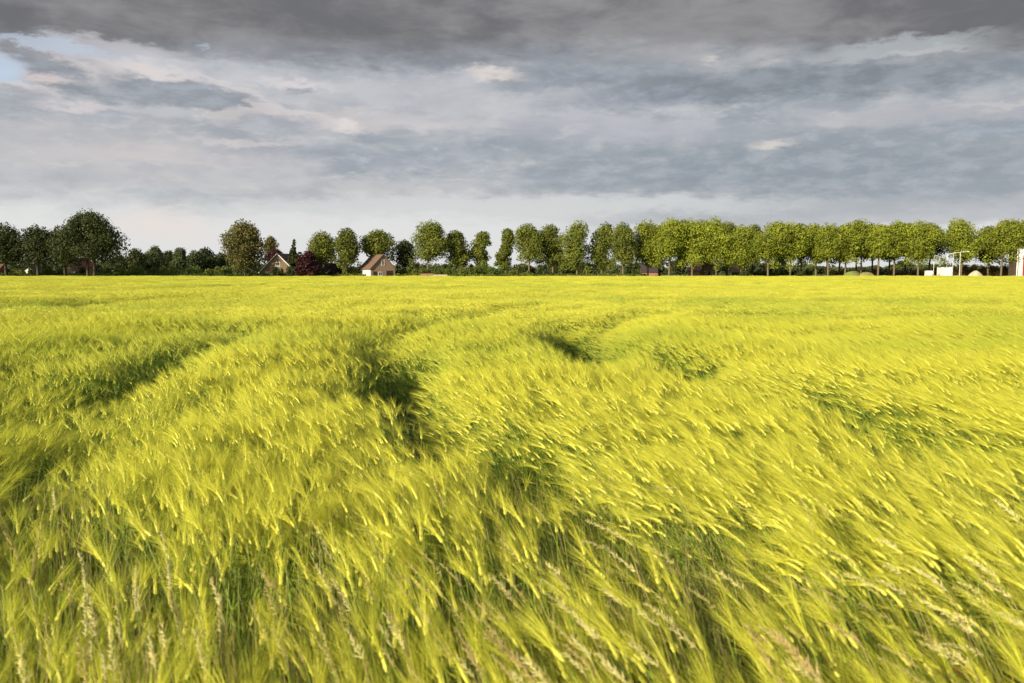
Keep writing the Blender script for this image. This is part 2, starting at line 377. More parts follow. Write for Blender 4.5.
protos = bpy.data.collections.new('barley_kinds')
kinds = []
def proto(mb, mats, name): kinds.append(mb.build(name, mats, col_=protos))
BM = [m_stem, m_leaf, m_ear, m_awn]
r = random.Random(3)
# 0-4 streaming in the wind, 5-8 nodding and more upright
for i in range(5):
    b = MB(); stalk(b, r, end=r.uniform(50, 66), ear=r.uniform(62, 80), hgt=r.uniform(.98, 1.06), awn_w=1.1); proto(b, BM, 'barley_plant' if i == 0 else 'barley_plant.%03d' % i)
for i in range(5, 9):
    b = MB(); stalk(b, r, end=r.uniform(36, 60), ear=r.uniform(60, 98), hgt=r.uniform(.88, .95), nod=True, awn_w=1.0); proto(b, BM, 'barley_plant.%03d' % i)
def tuft(n, rad, aw, lo, hi, earscale=1.0):
    b = MB()
    for k in range(n):
        a = r.uniform(0, 6.283); q = rad * math.sqrt(r.random())
        calm = r.random() < .35
        stalk(b, r, (q * math.cos(a), q * math.sin(a), 0), end=r.uniform(lo, hi) - (12 if calm else 0), ear=r.uniform(68, 92) + (15 if calm else 0), hgt=r.uniform(.86, 1.06), rz=r.gauss(0, .28), detail=1, awn_w=aw, nod=calm)
    return b
for i in range(9, 13): proto(tuft(42, .38, 2.6, 42, 58), BM, 'barley_plant.%03d' % i)
for i in range(13, 17): proto(tuft(150, .80, 4.5, 42, 56), BM, 'barley_plant.%03d' % i)

def scatter(y0, y1, dens, margin, lo, hi):
    ymid = npr.random(int(4e6) if False else 1)
    wid = lambda y: .70 * y + margin
    area = (wid(y0) + wid(y1)) * (y1 - y0)
    n = int(area * dens); y = []
    yy = y0 + (y1 - y0) * npr.random(n * 2); keep = npr.random(n * 2) < wid(yy) / wid(y1); yy = yy[keep][:n]
    xx = (npr.random(len(yy)) * 2 - 1) * wid(yy)
    return xx, yy
PX, PY, PR, PS, PI_ = [], [], [], [], []
def emit(x, y, kind, hfac, tiltx=None, thick=1.0):
    n = len(x)
    rz = (WIND - R(90)) + (vnoise(x, y, 2.2, 12) - .5) * .7 + (vnoise(x, y, 12, 13) - .5) * .4 + npr.normal(0, .27, n)
    tx = npr.normal(0, .05, n) if tiltx is None else tiltx
    PX.append(x); PY.append(y); PR.append(np.stack([tx, npr.normal(0, .06, n), rz], 1))
    PS.append(np.stack([np.full(n, thick), np.full(n, thick), hfac], 1)); PI_.append(kind)
# single plants near the camera
x, y = scatter(.9, 19, 370, 1.6, 0, 0)
h, th, calm = field(x, y)
th = np.maximum(th, np.clip(3.6 - y, 0, 1) * .35); k = npr.random(len(x)) > th; x, y, h, calm = x[k], y[k], h[k], calm[k]
nod = npr.random(len(x)) < (.12 + .55 * calm)
emit(x, y, np.where(nod, npr.integers(5, 9, len(x)), npr.integers(0, 5, len(x))), h * (1 + npr.normal(0, .05, len(x))), -npr.normal(.02, .06, len(x)), 1.0)
n_near = len(x)
x, y = scatter(18.5, 60, 8.5, 3, 0, 0)
h, th, calm = field(x, y); k = npr.random(len(x)) > th * .9; x, y, h = x[k], y[k], h[k]
emit(x, y, npr.integers(9, 13, len(x)), h * .95 * (1 + npr.normal(0, .03, len(x))))
x, y = scatter(59, FIELD_END - .8, 1.7, 5, 0, 0)
h, th, calm = field(x, y); emit(x, y, npr.integers(13, 17, len(x)), h * .95 * (1 + npr.normal(0, .03, len(x))))
PX, PY, PR, PS, PI_ = map(np.concatenate, (PX, PY, PR, PS, PI_))
print('barley instances', len(PX), 'single', n_near)

def instancer(name, X_, Y_, rot, scl, idx, coll):
    me = bpy.data.meshes.new(name); n = len(X_); me.vertices.add(n)
    me.vertices.foreach_set('co', np.stack([X_, Y_, np.full(n, .004)], 1).astype(np.float32).ravel())
    a = me.attributes.new('tone', 'FLOAT', 'POINT')
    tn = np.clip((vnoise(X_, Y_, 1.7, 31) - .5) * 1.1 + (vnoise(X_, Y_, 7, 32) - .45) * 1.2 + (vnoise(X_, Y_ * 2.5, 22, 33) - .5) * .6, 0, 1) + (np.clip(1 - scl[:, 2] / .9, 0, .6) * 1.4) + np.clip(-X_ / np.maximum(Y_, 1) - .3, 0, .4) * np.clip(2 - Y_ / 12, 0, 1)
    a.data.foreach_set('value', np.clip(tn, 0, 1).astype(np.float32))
    for nm, ty, arr in (('rot', 'FLOAT_VECTOR', rot), ('scl', 'FLOAT_VECTOR', scl)):
        a = me.attributes.new(nm, ty, 'POINT'); a.data.foreach_set('vector', arr.astype(np.float32).ravel())
    a = me.attributes.new('idx', 'INT', 'POINT'); a.data.foreach_set('value', idx.astype(np.int32))
    o = bpy.data.objects.new(name, me); C.objects.link(o)
    ng = bpy.data.node_groups.new(name, 'GeometryNodeTree')
    ng.interface.new_socket('Geometry', in_out='INPUT', socket_type='NodeSocketGeometry')
    ng.interface.new_socket('Geometry', in_out='OUTPUT', socket_type='NodeSocketGeometry')
    A_ = ng.nodes.new; gi = A_('NodeGroupInput'); go = A_('NodeGroupOutput'); ip = A_('GeometryNodeInstanceOnPoints'); ci = A_('GeometryNodeCollectionInfo')
    ci.inputs[0].default_value = coll; ci.inputs['Separate Children'].default_value = True; ci.inputs['Reset Children'].default_value = True
    def attr(nm, t): q = A_('GeometryNodeInputNamedAttribute'); q.data_type = t; q.inputs[0].default_value = nm; return q.outputs[0]
    e = A_('FunctionNodeEulerToRotation'); L = ng.links.new
    L(attr('rot', 'FLOAT_VECTOR'), e.inputs[0]); L(e.outputs[0], ip.inputs['Rotation']); L(attr('scl', 'FLOAT_VECTOR'), ip.inputs['Scale'])
    L(attr('idx', 'INT'), ip.inputs['Instance Index']); ip.inputs['Pick Instance'].default_value = True
    L(ci.outputs[0], ip.inputs['Instance']); L(gi.outputs[0], ip.inputs['Points']); L(ip.outputs[0], go.inputs[0])
    md = o.modifiers.new('scatter', 'NODES'); md.node_group = ng
    return o
tag(instancer('barley', PX, PY, PR, PS, PI_, protos), 'yellow-green ripening barley bent over by the wind, filling the field', 'barley', kind='stuff')

# ------------------------------------------------------------------ long verge grass mixed in at the field edge by the camera
m_gblade = mat('grass_blade', (.30, .36, .05), (.20, .27, .03), 10, .6, .35, inst=.25)
m_gdry = mat('dry_grass', (.55, .46, .18), (.42, .32, .13), 10, .7, .3, inst=.2)
gk = bpy.data.collections.new('grass_kinds')
for i in range(4):
    b = MB()
    for k in range(16):
        a = r.uniform(-1.2, 1.2); l = r.uniform(.45, .85); bx, by = r.gauss(0, .05), r.gauss(0, .05); pts = []; bend = r.uniform(.2, .9)
        for j in range(6):
            t = j / 5; pts.append((bx + math.sin(a) * l * bend * t * t * .6, by + (math.cos(a) * .5 + .5) * l * bend * t * t, l * (t - .25 * bend * t * t)))
        b.ribbon(pts, [.004, .006, .006, .005, .003, .001], (math.cos(a), -math.sin(a) * .5, .2), 1 if r.random() < .35 else 0)
    b.build('verge_grass' if i == 0 else 'verge_grass.%03d' % i, [m_gblade, m_gdry], col_=gk)
n = 3000; gx = (npr.random(n) * 2 - 1) * 4.6; gy = 1.0 + npr.random(n) ** 1.5 * 3.4
k = np.abs(gx) < .75 * gy + 1.6; gx, gy = gx[k], gy[k]; n = len(gx)
tag(instancer('verge_grass', gx, gy, np.stack([npr.normal(0, .06, n), npr.normal(0, .06, n), np.full(n, WIND - R(90)) + npr.normal(0, .35, n)], 1),
    np.stack([np.ones(n), np.ones(n), npr.uniform(.95, 1.5, n)], 1), npr.integers(0, 4, n), gk),
    'long green verge grass growing through the nearest edge of the barley', 'grass', kind='stuff')

# ------------------------------------------------------------------ wild grasses with seed heads rising above the barley
m_pink = mat('seed_pink', (.58, .47, .17), (.70, .58, .22), 40, .7, .25, inst=.12)
m_pale = mat('seed_pale', (.88, .80, .36), (.74, .66, .26), 40, .7, .25, inst=.12)
m_brown = mat('seed_brown', (.42, .31, .13), (.54, .41, .16), 40, .75, .15, inst=.1)
HEADS = [  # tip px, base px, kind
    ((45, 497), (30, 586), 'n'), ((0, 517), (18, 560), 'n'), ((50, 463), (56, 511), 'p'), ((75, 523), (96, 636), 'p'), ((63, 553), (62, 593), 'k'),
    ((136, 560), (136, 613), 'p'), ((158, 503), (172, 590), 'p'), ((45, 610), (50, 663), 'k'), ((110, 620), (113, 673), 'p'), ((219, 590), (221, 633), 'p'),
    ((309, 510), (332, 560), 'k'), ((319, 616), (332, 666), 'k'), ((262, 570), (276, 590), 'n'), ((430, 473), (446, 507), 'k'), ((363, 520), (383, 563), 'k'),
    ((363, 570), (373, 603), 'k'), ((396, 570), (436, 596), 'n'), ((486, 626), (536, 682), 'N'), ((456, 623), (480, 673), 'n'), ((582, 538), (612, 551), 'p'),
    ((572, 633), (592, 660), 'p'), ((500, 536), (520, 560), 'k'), ((650, 485), (678, 490), 'p'), ((586, 516), (626, 540), 'p'), ((797, 480), (814, 534), 'k'),
    ((814, 490), (834, 527), 'k'), ((878, 537), (898, 549), 'p'), ((915, 564), (948, 591), 'p'), ((965, 554), (995, 577), 'p'), ((922, 594), (975, 634), 'p'),
    ((774, 628), (821, 680), 'N'), ((747, 621), (774, 676), 'n'), ((730, 497), (760, 520), 'k'), ((995, 497), (1019, 520), 'p'), ((945, 640), (985, 655), 'p'),
    ((12, 620), (22, 670), 'k'), ((175, 610), (185, 650), 'k'), ((385, 610), (405, 650), 'p'), ((640, 580), (668, 604), 'k'), ((700, 570), (730, 592), 'k'),
    ((860, 600), (893, 622), 'k'), ((1000, 610), (1030, 630), 'p'), ((530, 500), (548, 522), 'k'), ((90, 590), (98, 640), 'k'), ((630, 640), (660, 668), 'p'),
    ((250, 600), (268, 640), 'k'), ((845, 570), (876, 588), 'p'), ((985, 580), (1012, 598), 'p'), ((440, 560), (462, 586), 'k'), ((545, 590), (570, 612), 'k')]
HL = {'p': ('pale straw-coloured wild grass stalk with a loose seed head above the barley', 'pale wild grass stalks among the barley'),
      'k': ('thin pinkish wild grass stalk with a fine feathery seed head above the barley', 'pinkish wild grass stalks among the barley'),
      'n': ('short brown seeding grass stalk with a knobbly seed head above the barley', 'brown seeding grass stalks among the barley'),
      'N': ('', None)}
for k in range(110):                        # more of the same, thinning away from the path
    bx_ = rnd.uniform(0, 1024); by_ = 560 + 150 * rnd.random() ** .8
    if bx_ < 300: by_ += 25
    L_ = rnd.uniform(22, 44) * (by_ - 272) / 330; vx, vy = 60 - bx_, 60 - by_; q_ = math.hypot(vx, vy)
    HEADS.append(((bx_ + vx / q_ * L_, by_ + vy / q_ * L_), (bx_, by_), rnd.choice('ppkkkn')))
for (tp, bp, kd) in HEADS:
    zb = rnd.uniform(1.03, 1.14); bx, by = on_plane(bp[0], bp[1], zb); B = Vector((bx, by, zb))
    pxm = math.hypot(by, CAMZ - zb) / F; dl = math.hypot(tp[0] - bp[0], tp[1] - bp[1]) * pxm
    dz = .45 * dl; tx, ty = on_plane(tp[0], tp[1], zb + dz)
    T_ = Vector((tx, ty, zb + dz))
    if (T_ - B).length > 1.5 * dl: T_ = B + (T_ - B).normalized() * 1.5 * dl
    root = Vector((bx + .20 + rnd.uniform(-.05, .05), by - .22, 0)); e = empty('wild_grass_stalk', root)
    if kd == 'N': tag(e, 'thick dark brown drooping seed head, ' + ('left of the centre of the bottom edge' if tp[0] < 600 else 'nearest the bottom edge right of centre'), 'grass stalk', 'thick brown seed heads at the bottom edge')
    else: tag(e, HL[kd][0], 'grass stalk', HL[kd][1])
    mm = {'p': m_pale, 'k': m_pink, 'n': m_brown, 'N': m_brown}[kd]
    b = MB(); mid = (root * .35 + B * .65) + Vector((.05, -.05, .12)) - root
    pts = [Vector((0, 0, 0)) * (1 - t) ** 2 + mid * 2 * t * (1 - t) + (B - root) * t * t for t in [i / 8 for i in range(9)]]
    axis = T_ - B; hp = [(B - root) + axis * t + Vector((0, 0, -.10 * dl * t * t)) for t in [i / 10 for i in range(11)]]
    b.tube(pts, [.0022 - .0009 * i / 8 for i in range(9)], 4); b.tube(hp, .0008, 3); b.build('stem', m_gdry if kd in 'pnN' else m_stem, e)
    b = MB(); th_ = {'p': 1.15, 'k': .85, 'n': 1.1, 'N': 1.9}[kd]; nsp = int(38 * max(.6, dl / .12))
    for q in range(nsp):
        t = (q + rnd.random()) / nsp; i = min(9, int(t * 10)); o = hp[i].lerp(hp[i + 1], t * 10 - i); d = axis.normalized()
        s = d.cross(Vector((0, 0, 1))).normalized(); u = s.cross(d); ph = rnd.uniform(0, 6.283)
        dd = (d * .8 + (s * math.cos(ph) + u * math.sin(ph)) * rnd.uniform(.25, 1.0)).normalized(); l = rnd.uniform(.010, .024) * th_ * (1 - .45 * t)
        b.tube([o, o + dd * l * .45, o + dd * l], [.0006, .0015 * th_ * (1 - .3 * t), .0003], 4)
    b.build('seed_head', mm, e)
    b = MB(); a = rnd.uniform(0, 6.28); p0 = pts[3]
    b.ribbon([p0 + Vector((math.cos(a) * .2 * t, math.sin(a) * .2 * t + .05 * t, .22 * t - .2 * t * t)) for t in (0, .25, .5, .75, 1)], [.004, .006, .005, .004, .001], (-math.sin(a), math.cos(a), 0)); b.build('leaf', m_gblade, e)

# a red poppy low in the corner
px_, py_ = on_plane(959, 676, .80)
e = empty('poppy', (px_, py_, 0)); tag(e, 'small red poppy half hidden in the grass at the bottom right', 'poppy')
b = MB(); b.tube([(0.03, -.03, 0), (.02, -.02, .4), (0, 0, .80)], .0015, 4); b.build('stem', m_stem, e)
b = MB()
for k in range(4):
    a = k * math.pi / 2; cs, sn = math.cos(a), math.sin(a); vs = [(0, 0, .80)]
    for j in range(7):
        q = (j / 6 - .5) * 1.7; rr_ = .026 * (1 - .12 * abs(j - 3) / 3); x0, y0 = rr_ * math.cos(q), rr_ * math.sin(q)
        vs.append((x0 * cs - y0 * sn, x0 * sn + y0 * cs, .80 + .018 + .004 * math.sin(j * 2.1)))
    b.add(vs, [(0, j, j + 1) for j in range(1, 7)])
b.build('petals', mat('poppy_red', (.55, .02, .04), (.42, .01, .03), 20, .6, .3), e)
b = MB(); b.tube([(0, 0, .80), (0, 0, .806), (0, 0, .815)], [.002, .006, .003], 8); b.build('seed_pod', mat('poppy_dark', (.02, .02, .015)), e)

# ------------------------------------------------------------------ trees
m_bark = mat('bark', (.10, .075, .05), (.06, .045, .03), 3, .9, stretch=(4, 4, .6))
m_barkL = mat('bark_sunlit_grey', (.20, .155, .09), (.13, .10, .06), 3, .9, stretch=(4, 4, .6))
F_AV = mat('foliage_lime_frontlit', (.33, .36, .034), (.20, .24, .026), .5, .6, .35, .30, inst=.16)  # lime leaves, base colour brighter and yellower to stand in for front light
F_OAK = mat('foliage_oak', (.075, .090, .02), (.048, .062, .017), .5, .6, .25, .30, inst=.16)
F_MID = mat('foliage_ash', (.22, .245, .035), (.13, .155, .025), .5, .6, .3, .30, inst=.16)
F_BIR = mat('foliage_birch', (.19, .17, .05), (.13, .12, .035), .5, .65, .3, .28)
F_COP = mat('foliage_copper', (.075, .018, .022), (.05, .014, .016), .5, .5, .2, .3)
F_SH = mat('foliage_shrub', (.18, .24, .04), (.11, .16, .03), .5, .6, .3, .3, inst=.16)
F_FAR = mat('foliage_far', (.10, .12, .04), (.07, .09, .033), .2, .7, .2, .3, inst=.16)
F_RED = mat('foliage_russet', (.20, .105, .045), (.11, .10, .035), .25, .7, .25, .3)

def leaves(name, m, parent, lobes, n, size, seed, droop=0.0):
    """crown: leaf-clump faces through the shells of many lobes; normals mostly outward"""
    g_ = np.random.default_rng(seed); lobes = np.array(lobes, float)          # cx cy cz rx ry rz
    wgt = (lobes[:, 3] * lobes[:, 5]); wgt /= wgt.sum(); li = g_.choice(len(lobes), n, p=wgt)
    d = g_.normal(size=(n, 3)); d /= np.linalg.norm(d, axis=1)[:, None]
    rr = g_.random(n) ** .30; rr = rr * (1 + .05 * np.clip(g_.normal(0, 1, n), -2, 1.2))
    pos = lobes[li, :3] + d * rr[:, None] * lobes[li, 3:6]
    nr = d + g_.normal(0, .45, (n, 3)); nr /= np.linalg.norm(nr, axis=1)[:, None]
    up = g_.normal(size=(n, 3)); up[:, 2] += droop * 3; t1 = np.cross(nr, up); t1 /= np.linalg.norm(t1, axis=1)[:, None]; t2 = np.cross(nr, t1)
    s = size * (.6 + .8 * g_.random(n)); s2 = s * (.6 + .5 * g_.random(n) + droop)
    v = np.empty((n, 4, 3)); bend = nr * (s * .25)[:, None]
    v[:, 0] = pos - t1 * s[:, None] * .5 - t2 * s2[:, None] * .15 - bend; v[:, 1] = pos - t2 * s2[:, None] * .5
    v[:, 2] = pos + t1 * s[:, None] * .5 + t2 * s2[:, None] * .1 - bend; v[:, 3] = pos + t2 * s2[:, None] * .55
    me = bpy.data.meshes.new(name); me.from_pydata(v.reshape(-1, 3).tolist(), [], np.arange(n * 4).reshape(n, 4).tolist()); me.materials.append(m)
    lobev = g_.random(len(lobes)); a = me.attributes.new('var', 'FLOAT', 'POINT')
    a.data.foreach_set('value', np.repeat(np.clip(.5 * lobev[li] + .5 * g_.random(n), 0, 1), 4).astype(np.float32))
    o = bpy.data.objects.new(name, me); C.objects.link(o); o.parent = parent; return o

def tree(name, px, D, top, wpx, bot, m, label, cat='tree', group=None, trunk=m_bark, n=3600, size=.42, shape='oval', seed=0, trunks=1, tw=.28, depth=1.0, lean=0.):
    """top / bot = pixel rows of the crown's top and lower edge, wpx its width in pixels"""
    q = random.Random(seed * 31 + int(px * 7)); x, yy, _ = at(px, D); s = D / F
    H = at(px, D, top)[2]; z0 = max(.3, at(px, D, bot)[2]); Wd = wpx * s; e = empty(name, (x, yy, 0)); tag(e, label, cat, group)
    lobes = []; hh = H - z0; K_ = int(20 + Wd * 2.0); n = int(n * 1.5 + Wd * Wd * 12)
    for i in range(K_):
        t = (i + q.random()) / K_
        if shape == 'oval': prof = (math.sin(math.pi * min(1, .12 + .80 * t)) ** .55) * (.82 + .18 * math.sin(t * 3))
        elif shape == 'round': prof = math.sqrt(max(0.05, 1 - (2 * t - .9) ** 2 / 1.3))
        elif shape == 'egg': prof = (1 - t) ** .6 * .95 + .12 if t > .35 else .55 + t * .8
        elif shape == 'dome': prof = math.sqrt(max(0.03, 1 - t ** 2.2))
        elif shape == 'cone': prof = (1 - t) ** .8 * .95 + .06
        lr = q.uniform(.15, .34) * min(Wd, 9 + Wd * .2) * (.62 if shape == 'cone' else 1); lr = min(lr, hh * .3) * (1.25 - .95 * t if shape == 'cone' else 1)
        a = q.uniform(0, 6.283); rad = max(0, Wd / 2 * prof * q.uniform(.90, 1.10) - lr * .80) * (q.random() ** .35)
        zz = z0 + lr * .6 + t * (hh - lr * 1.45)
        wob = (Wd * .08 * math.sin(3.1 * t + seed * 1.7) + Wd * .04 * math.sin(7 * t + seed)) if name == 'avenue_tree' else 0
        lobes.append((rad * math.cos(a) + lean * t + wob, rad * math.sin(a) * depth, zz, lr * q.uniform(.8, 1.15), lr * q.uniform(.8, 1.15), lr * q.uniform(.6, .95)))
    if shape in ('oval', 'round', 'egg') and wpx > 16:      # a few boughs that hang low or reach out
        for k in range(5):
            a = q.uniform(0, 6.283); lr = Wd * q.uniform(.10, .16); rr_ = Wd * q.uniform(.22, .50)
            lobes.append((rr_ * math.cos(a), rr_ * math.sin(a), z0 + q.uniform(-.05, .22) * hh, lr, lr, lr * .9))
    b = MB()
    for k in range(trunks):
        ox = (k - (trunks - 1) / 2) * 1.6; top_ = Vector((ox * 1.6 + q.uniform(-.4, .4), q.uniform(-.3, .3), z0 + hh * .6))
        pts = [Vector((ox, 0, -.1)), Vector((ox, 0, .5)), Vector((ox + q.uniform(-.1, .1), 0, z0 * .7 + 1)), (Vector((ox, 0, z0 + hh * .3)) + top_) / 2, top_]
        b.tube(pts, [tw * 1.4, tw, tw * .85, tw * .6, tw * .2], 7)
        for j in range(9):
            l = q.choice(lobes); zs = z0 + hh * q.uniform(-.03, .4); st = Vector((ox, 0, zs)); en = Vector(l[:3]); en.z = max(en.z, zs + .5)
            b.tube([st, (st + en) / 2 + Vector((0, 0, -.15)), en], [tw * .42, tw * .25, tw * .08], 5)
    b.build('trunk', trunk, e, True)
    leaves('crown', m, e, lobes, n, size, seed + int(px), .5 if shape == 'weep' else 0.)
    return e

ORD = 'first second third fourth fifth sixth seventh eighth ninth tenth eleventh twelfth thirteenth fourteenth fifteenth sixteenth seventeenth eighteenth nineteenth twentieth twenty-first twenty-second twenty-third twenty-fourth twenty-fifth twenty-sixth twenty-seventh twenty-eighth twenty-ninth thirtieth'.split()
AV = [  # avenue: px, top, width, bottom, distance, shape
    (428, 218, 40, 262, 208, 'round', F_MID), (457, 226, 23, 265, 211, 'oval', F_MID), (482, 230, 19, 267, 213, 'oval', F_MID), (506, 225, 19, 266, 212, 'egg', F_MID),
    (529, 221, 28, 262, 208, 'oval', F_MID), (553, 224, 26, 267, 210, 'oval', F_MID), (577, 217, 31, 264, 206, 'oval', F_MID), (602, 221, 24, 268, 209, 'oval', F_MID), (623, 219, 25, 262, 205, 'oval', F_MID),
    (648, 219, 25, 266, 209, 'oval', F_AV), (669, 214, 30, 262, 204, 'oval', F_AV), (692, 216, 30, 262, 206, 'oval', F_AV), (716, 217, 30, 263, 206, 'oval', F_AV), (741, 220, 28, 263, 206, 'oval', F_AV),
    (768, 218, 31, 262, 204, 'oval', F_AV), (790, 218, 27, 261, 206, 'oval', F_AV), (816, 223, 22, 260, 208, 'oval', F_AV), (828, 221, 22, 258, 204, 'oval', F_AV), (845, 220, 23, 259, 206, 'oval', F_AV),
    (861, 219, 24, 259, 208, 'oval', F_AV), (878, 220, 23, 259, 205, 'oval', F_AV), (894, 218, 24, 258, 207, 'oval', F_AV), (918, 217, 36, 260, 205, 'oval', F_AV),
    (961, 217, 34, 258, 207, 'oval', F_AV), (988, 222, 22, 262, 212, 'oval', F_MID), (1001, 216, 32, 259, 205, 'oval', F_AV), (1024, 219, 26, 259, 208, 'oval', F_AV), (1050, 218, 30, 259, 206, 'oval', F_AV)]
WORDS = {0: 'first and widest round-crowned tree at the left end of the avenue', 3: 'narrow egg-shaped avenue tree, fourth from the left', 22: 'broad bright tree just left of the open gap in the avenue',
    23: 'lone full-crowned avenue tree standing behind the white poles', 24: 'dark thin-crowned avenue tree right of the white poles', 25: 'bright broad avenue tree left of the white building', 26: 'avenue tree partly behind the white building', 27: 'avenue tree beyond the right edge behind the white building'}
for i, (px, tp, wd, bt, D, sh, m) in enumerate(AV):
    lb = WORDS.get(i) or '%s avenue tree from the left, %s' % (ORD[i], 'narrow green oval crown' if wd < 21 else 'green upright crown darker below' if m is F_MID else 'sunlit yellow-green crown' if wd < 28 else 'large sunlit yellow-green crown')
    tree('avenue_tree', px, D, tp + (0, 2, -1, 1.5, 0, -2, 2)[i % 7], wd * (1.30 if px < 630 else 1.50) * (.92 + .2 * ((i * 37) % 10) / 10), bt + (0, 4, 2, 5, 1)[i % 5], m, lb, 'tree', 'trees of the long avenue behind the field', m_barkL, 4200, .40, sh, i, tw=.27)
    if 9 <= i <= 22:   # second row of the avenue, seen between the first
        tree('avenue_tree', px + 11, D + 12, tp + 3, wd, bt - 1, F_MID, 'darker tree of the avenue\'s back row, between the %s and %s front trees' % (ORD[i], ORD[i + 1]), 'tree', 'trees of the long avenue behind the field', m_bark, 3000, .42, 'oval', i + 60, tw=.25)
LEFT = [
    (6, 221, 50, 266, 196, 'round', F_OAK, 'oak_tree', 'dark oak at the far left edge of the picture', 3600, 1),
    (38, 223, 48, 266, 197, 'round', F_OAK, 'oak_tree', 'dark flat-topped oak, second from the left edge', 3600, 1),
    (65, 224, 44, 264, 200, 'round', F_OAK, 'oak_tree', 'smaller dark oak tucked against the big dome-shaped oak', 2600, 1),
    (91, 208, 82, 264, 194, 'dome', F_OAK, 'oak_tree', 'biggest darkest oak with a wide dome crown and twin trunks', 9000, 2),
    (245, 218, 48, 270, 200, 'round', F_BIR, 'birch_tree', 'large brownish-green rounded tree left of the farmhouse', 6500, 1),
    (271, 235, 17, 262, 219, 'oval', F_BIR, 'birch_tree', 'thin brownish tree rising behind the farmhouse roof', 1600, 1),
    (277, 247, 24, 266, 218, 'round', F_COP, 'copper_beech', 'dark red tree showing over the farmhouse ridge', 1500, 1),
    (295, 239, 26, 273, 203, 'cone', F_OAK, 'spruce_tree', 'dark pointed conifer right of the farmhouse', 1900, 1),
    (309, 250, 28, 274, 200, 'round', F_COP, 'copper_beech', 'dark red copper beech between the conifer and the shed', 2600, 1),
    (322, 229, 36, 267, 205, 'round', F_MID, 'maple_tree', 'round green tree behind the copper beech', 3400, 1),
    (347, 226, 34, 268, 203, 'oval', F_MID, 'maple_tree', 'tall green tree left of the barn', 3600, 1),
    (379, 228, 42, 258, 209, 'round', F_MID, 'maple_tree', 'round green tree standing behind the barn roof', 3600, 1),
    (405, 238, 28, 266, 212, 'oval', F_OAK, 'maple_tree', 'small dark tree between the barn and the avenue', 1700, 1)]
for k, (px, tp, wd, bt, D, sh, m, nm, lb, n_, tr_) in enumerate(LEFT):
    tree(nm, px, D, tp, wd, bt, m, lb, 'tree', None, m_bark, n_, .42, sh, 100 + k, trunks=tr_, tw=.38 if m is F_OAK else .26)
# lower, farther trees
BACK = [(137, 247, 16), (150, 250, 16), (156, 244, 12), (170, 249, 15), (181, 246, 13), (196, 249, 16), (206, 246, 18), (222, 251, 14), (118, 254, 16), (210, 256, 14),
        (412, 262, 14), (445, 264, 16), (565, 259, 22), (585, 262, 18), (546, 264, 14), (524, 263, 14), (638, 262, 22), (660, 266, 12), (680, 256, 14), (729, 258, 18), (752, 260, 18), (768, 262, 20),
        (780, 258, 12), (812, 265, 16), (820, 266, 14), (858, 266, 10), (874, 265, 12), (893, 264, 10), (903, 260, 14), (925, 264, 10), (700, 252, 14), (752, 252, 12)]
for k, (px, tp, wd) in enumerate(BACK):
    cone = k in (2, 6, 4)
    nxt = sorted(BACK)[:]; rank = sorted(b_[0] for b_ in BACK).index(px) + 1
    where = 'far behind, between oaks and farmhouse' if px < 240 else 'far behind the left avenue trees' if px < 600 else 'far behind the middle avenue trees' if px < 800 else 'far behind the right avenue trees'
    grp = [b_ for b_ in sorted(BACK) if (b_[0] < 240) == (px < 240) and (b_[0] < 600) == (px < 600) and (b_[0] < 800) == (px < 800)]
    tree('small_tree', px, 250 + (k % 4) * 9, tp, wd * 1.6, 272, F_FAR if k % 3 else F_OAK, '%s low dark tree from the left, %s' % (ORD[grp.index((px, tp, wd))], where), 'tree', 'low trees far behind', m_bark, 1300, .5, 'dome' if cone else 'round', 300 + k, tw=.2)

def shrub(px, D, top, wpx, m, label, seed, n=700, name='shrub', group=None, size=.34):
    q = random.Random(seed); x, yy, _ = at(px, D); s = D / F; H = at(px, D, top)[2]; Wd = wpx * s; e = empty(name, (x, yy, 0)); tag(e, label, 'shrub', group)
    lobes = [(q.uniform(-.42, .42) * Wd, q.uniform(-.3, .3) * Wd * .6, H * q.uniform(.25, .72) * (1 if i % 3 else .6), Wd * q.uniform(.14, .24), Wd * .2, H * q.uniform(.22, .32)) for i in range(14)]
    b = MB()
    for j in range(5):
        l = q.choice(lobes); b.tube([(q.uniform(-.2, .2), 0, -.05), (l[0] * .5, l[1] * .5, l[2] * .5), l[:3]], [.07, .05, .02], 5)
    b.build('stem', m_bark, e); leaves('foliage', m, e, lobes, n, size, seed); return e
SH = [(104, 266, 16, 1), (124, 265, 18, 0), (140, 264, 18, 1), (158, 266, 16, 1), (176, 265, 18, 0), (194, 264, 16, 1), (212, 266, 16, 0), (228, 262, 20, 1), (60, 266, 14, 0), (47, 263, 13, 0), (33, 268, 9, 1), (12, 265, 12, 0), (22, 269, 8, 0), (82, 266, 12, 2),
      (318, 267, 12, 0), (350, 264, 14, 0), (355, 266, 12, 1), (402, 266, 14, 1), (416, 265, 18, 0), (434, 264, 20, 1), (452, 266, 16, 1), (468, 265, 18, 0), (484, 262, 20, 1), (498, 264, 18, 1), (512, 267, 14, 0),
      (278, 265, 10, 2), (290, 268, 7, 2), (528, 270, 12, 0), (548, 269, 14, 2), (640, 270, 14, 2), (745, 270, 14, 2), (800, 270, 12, 2)]
shx = sorted(a[0] for a in SH)
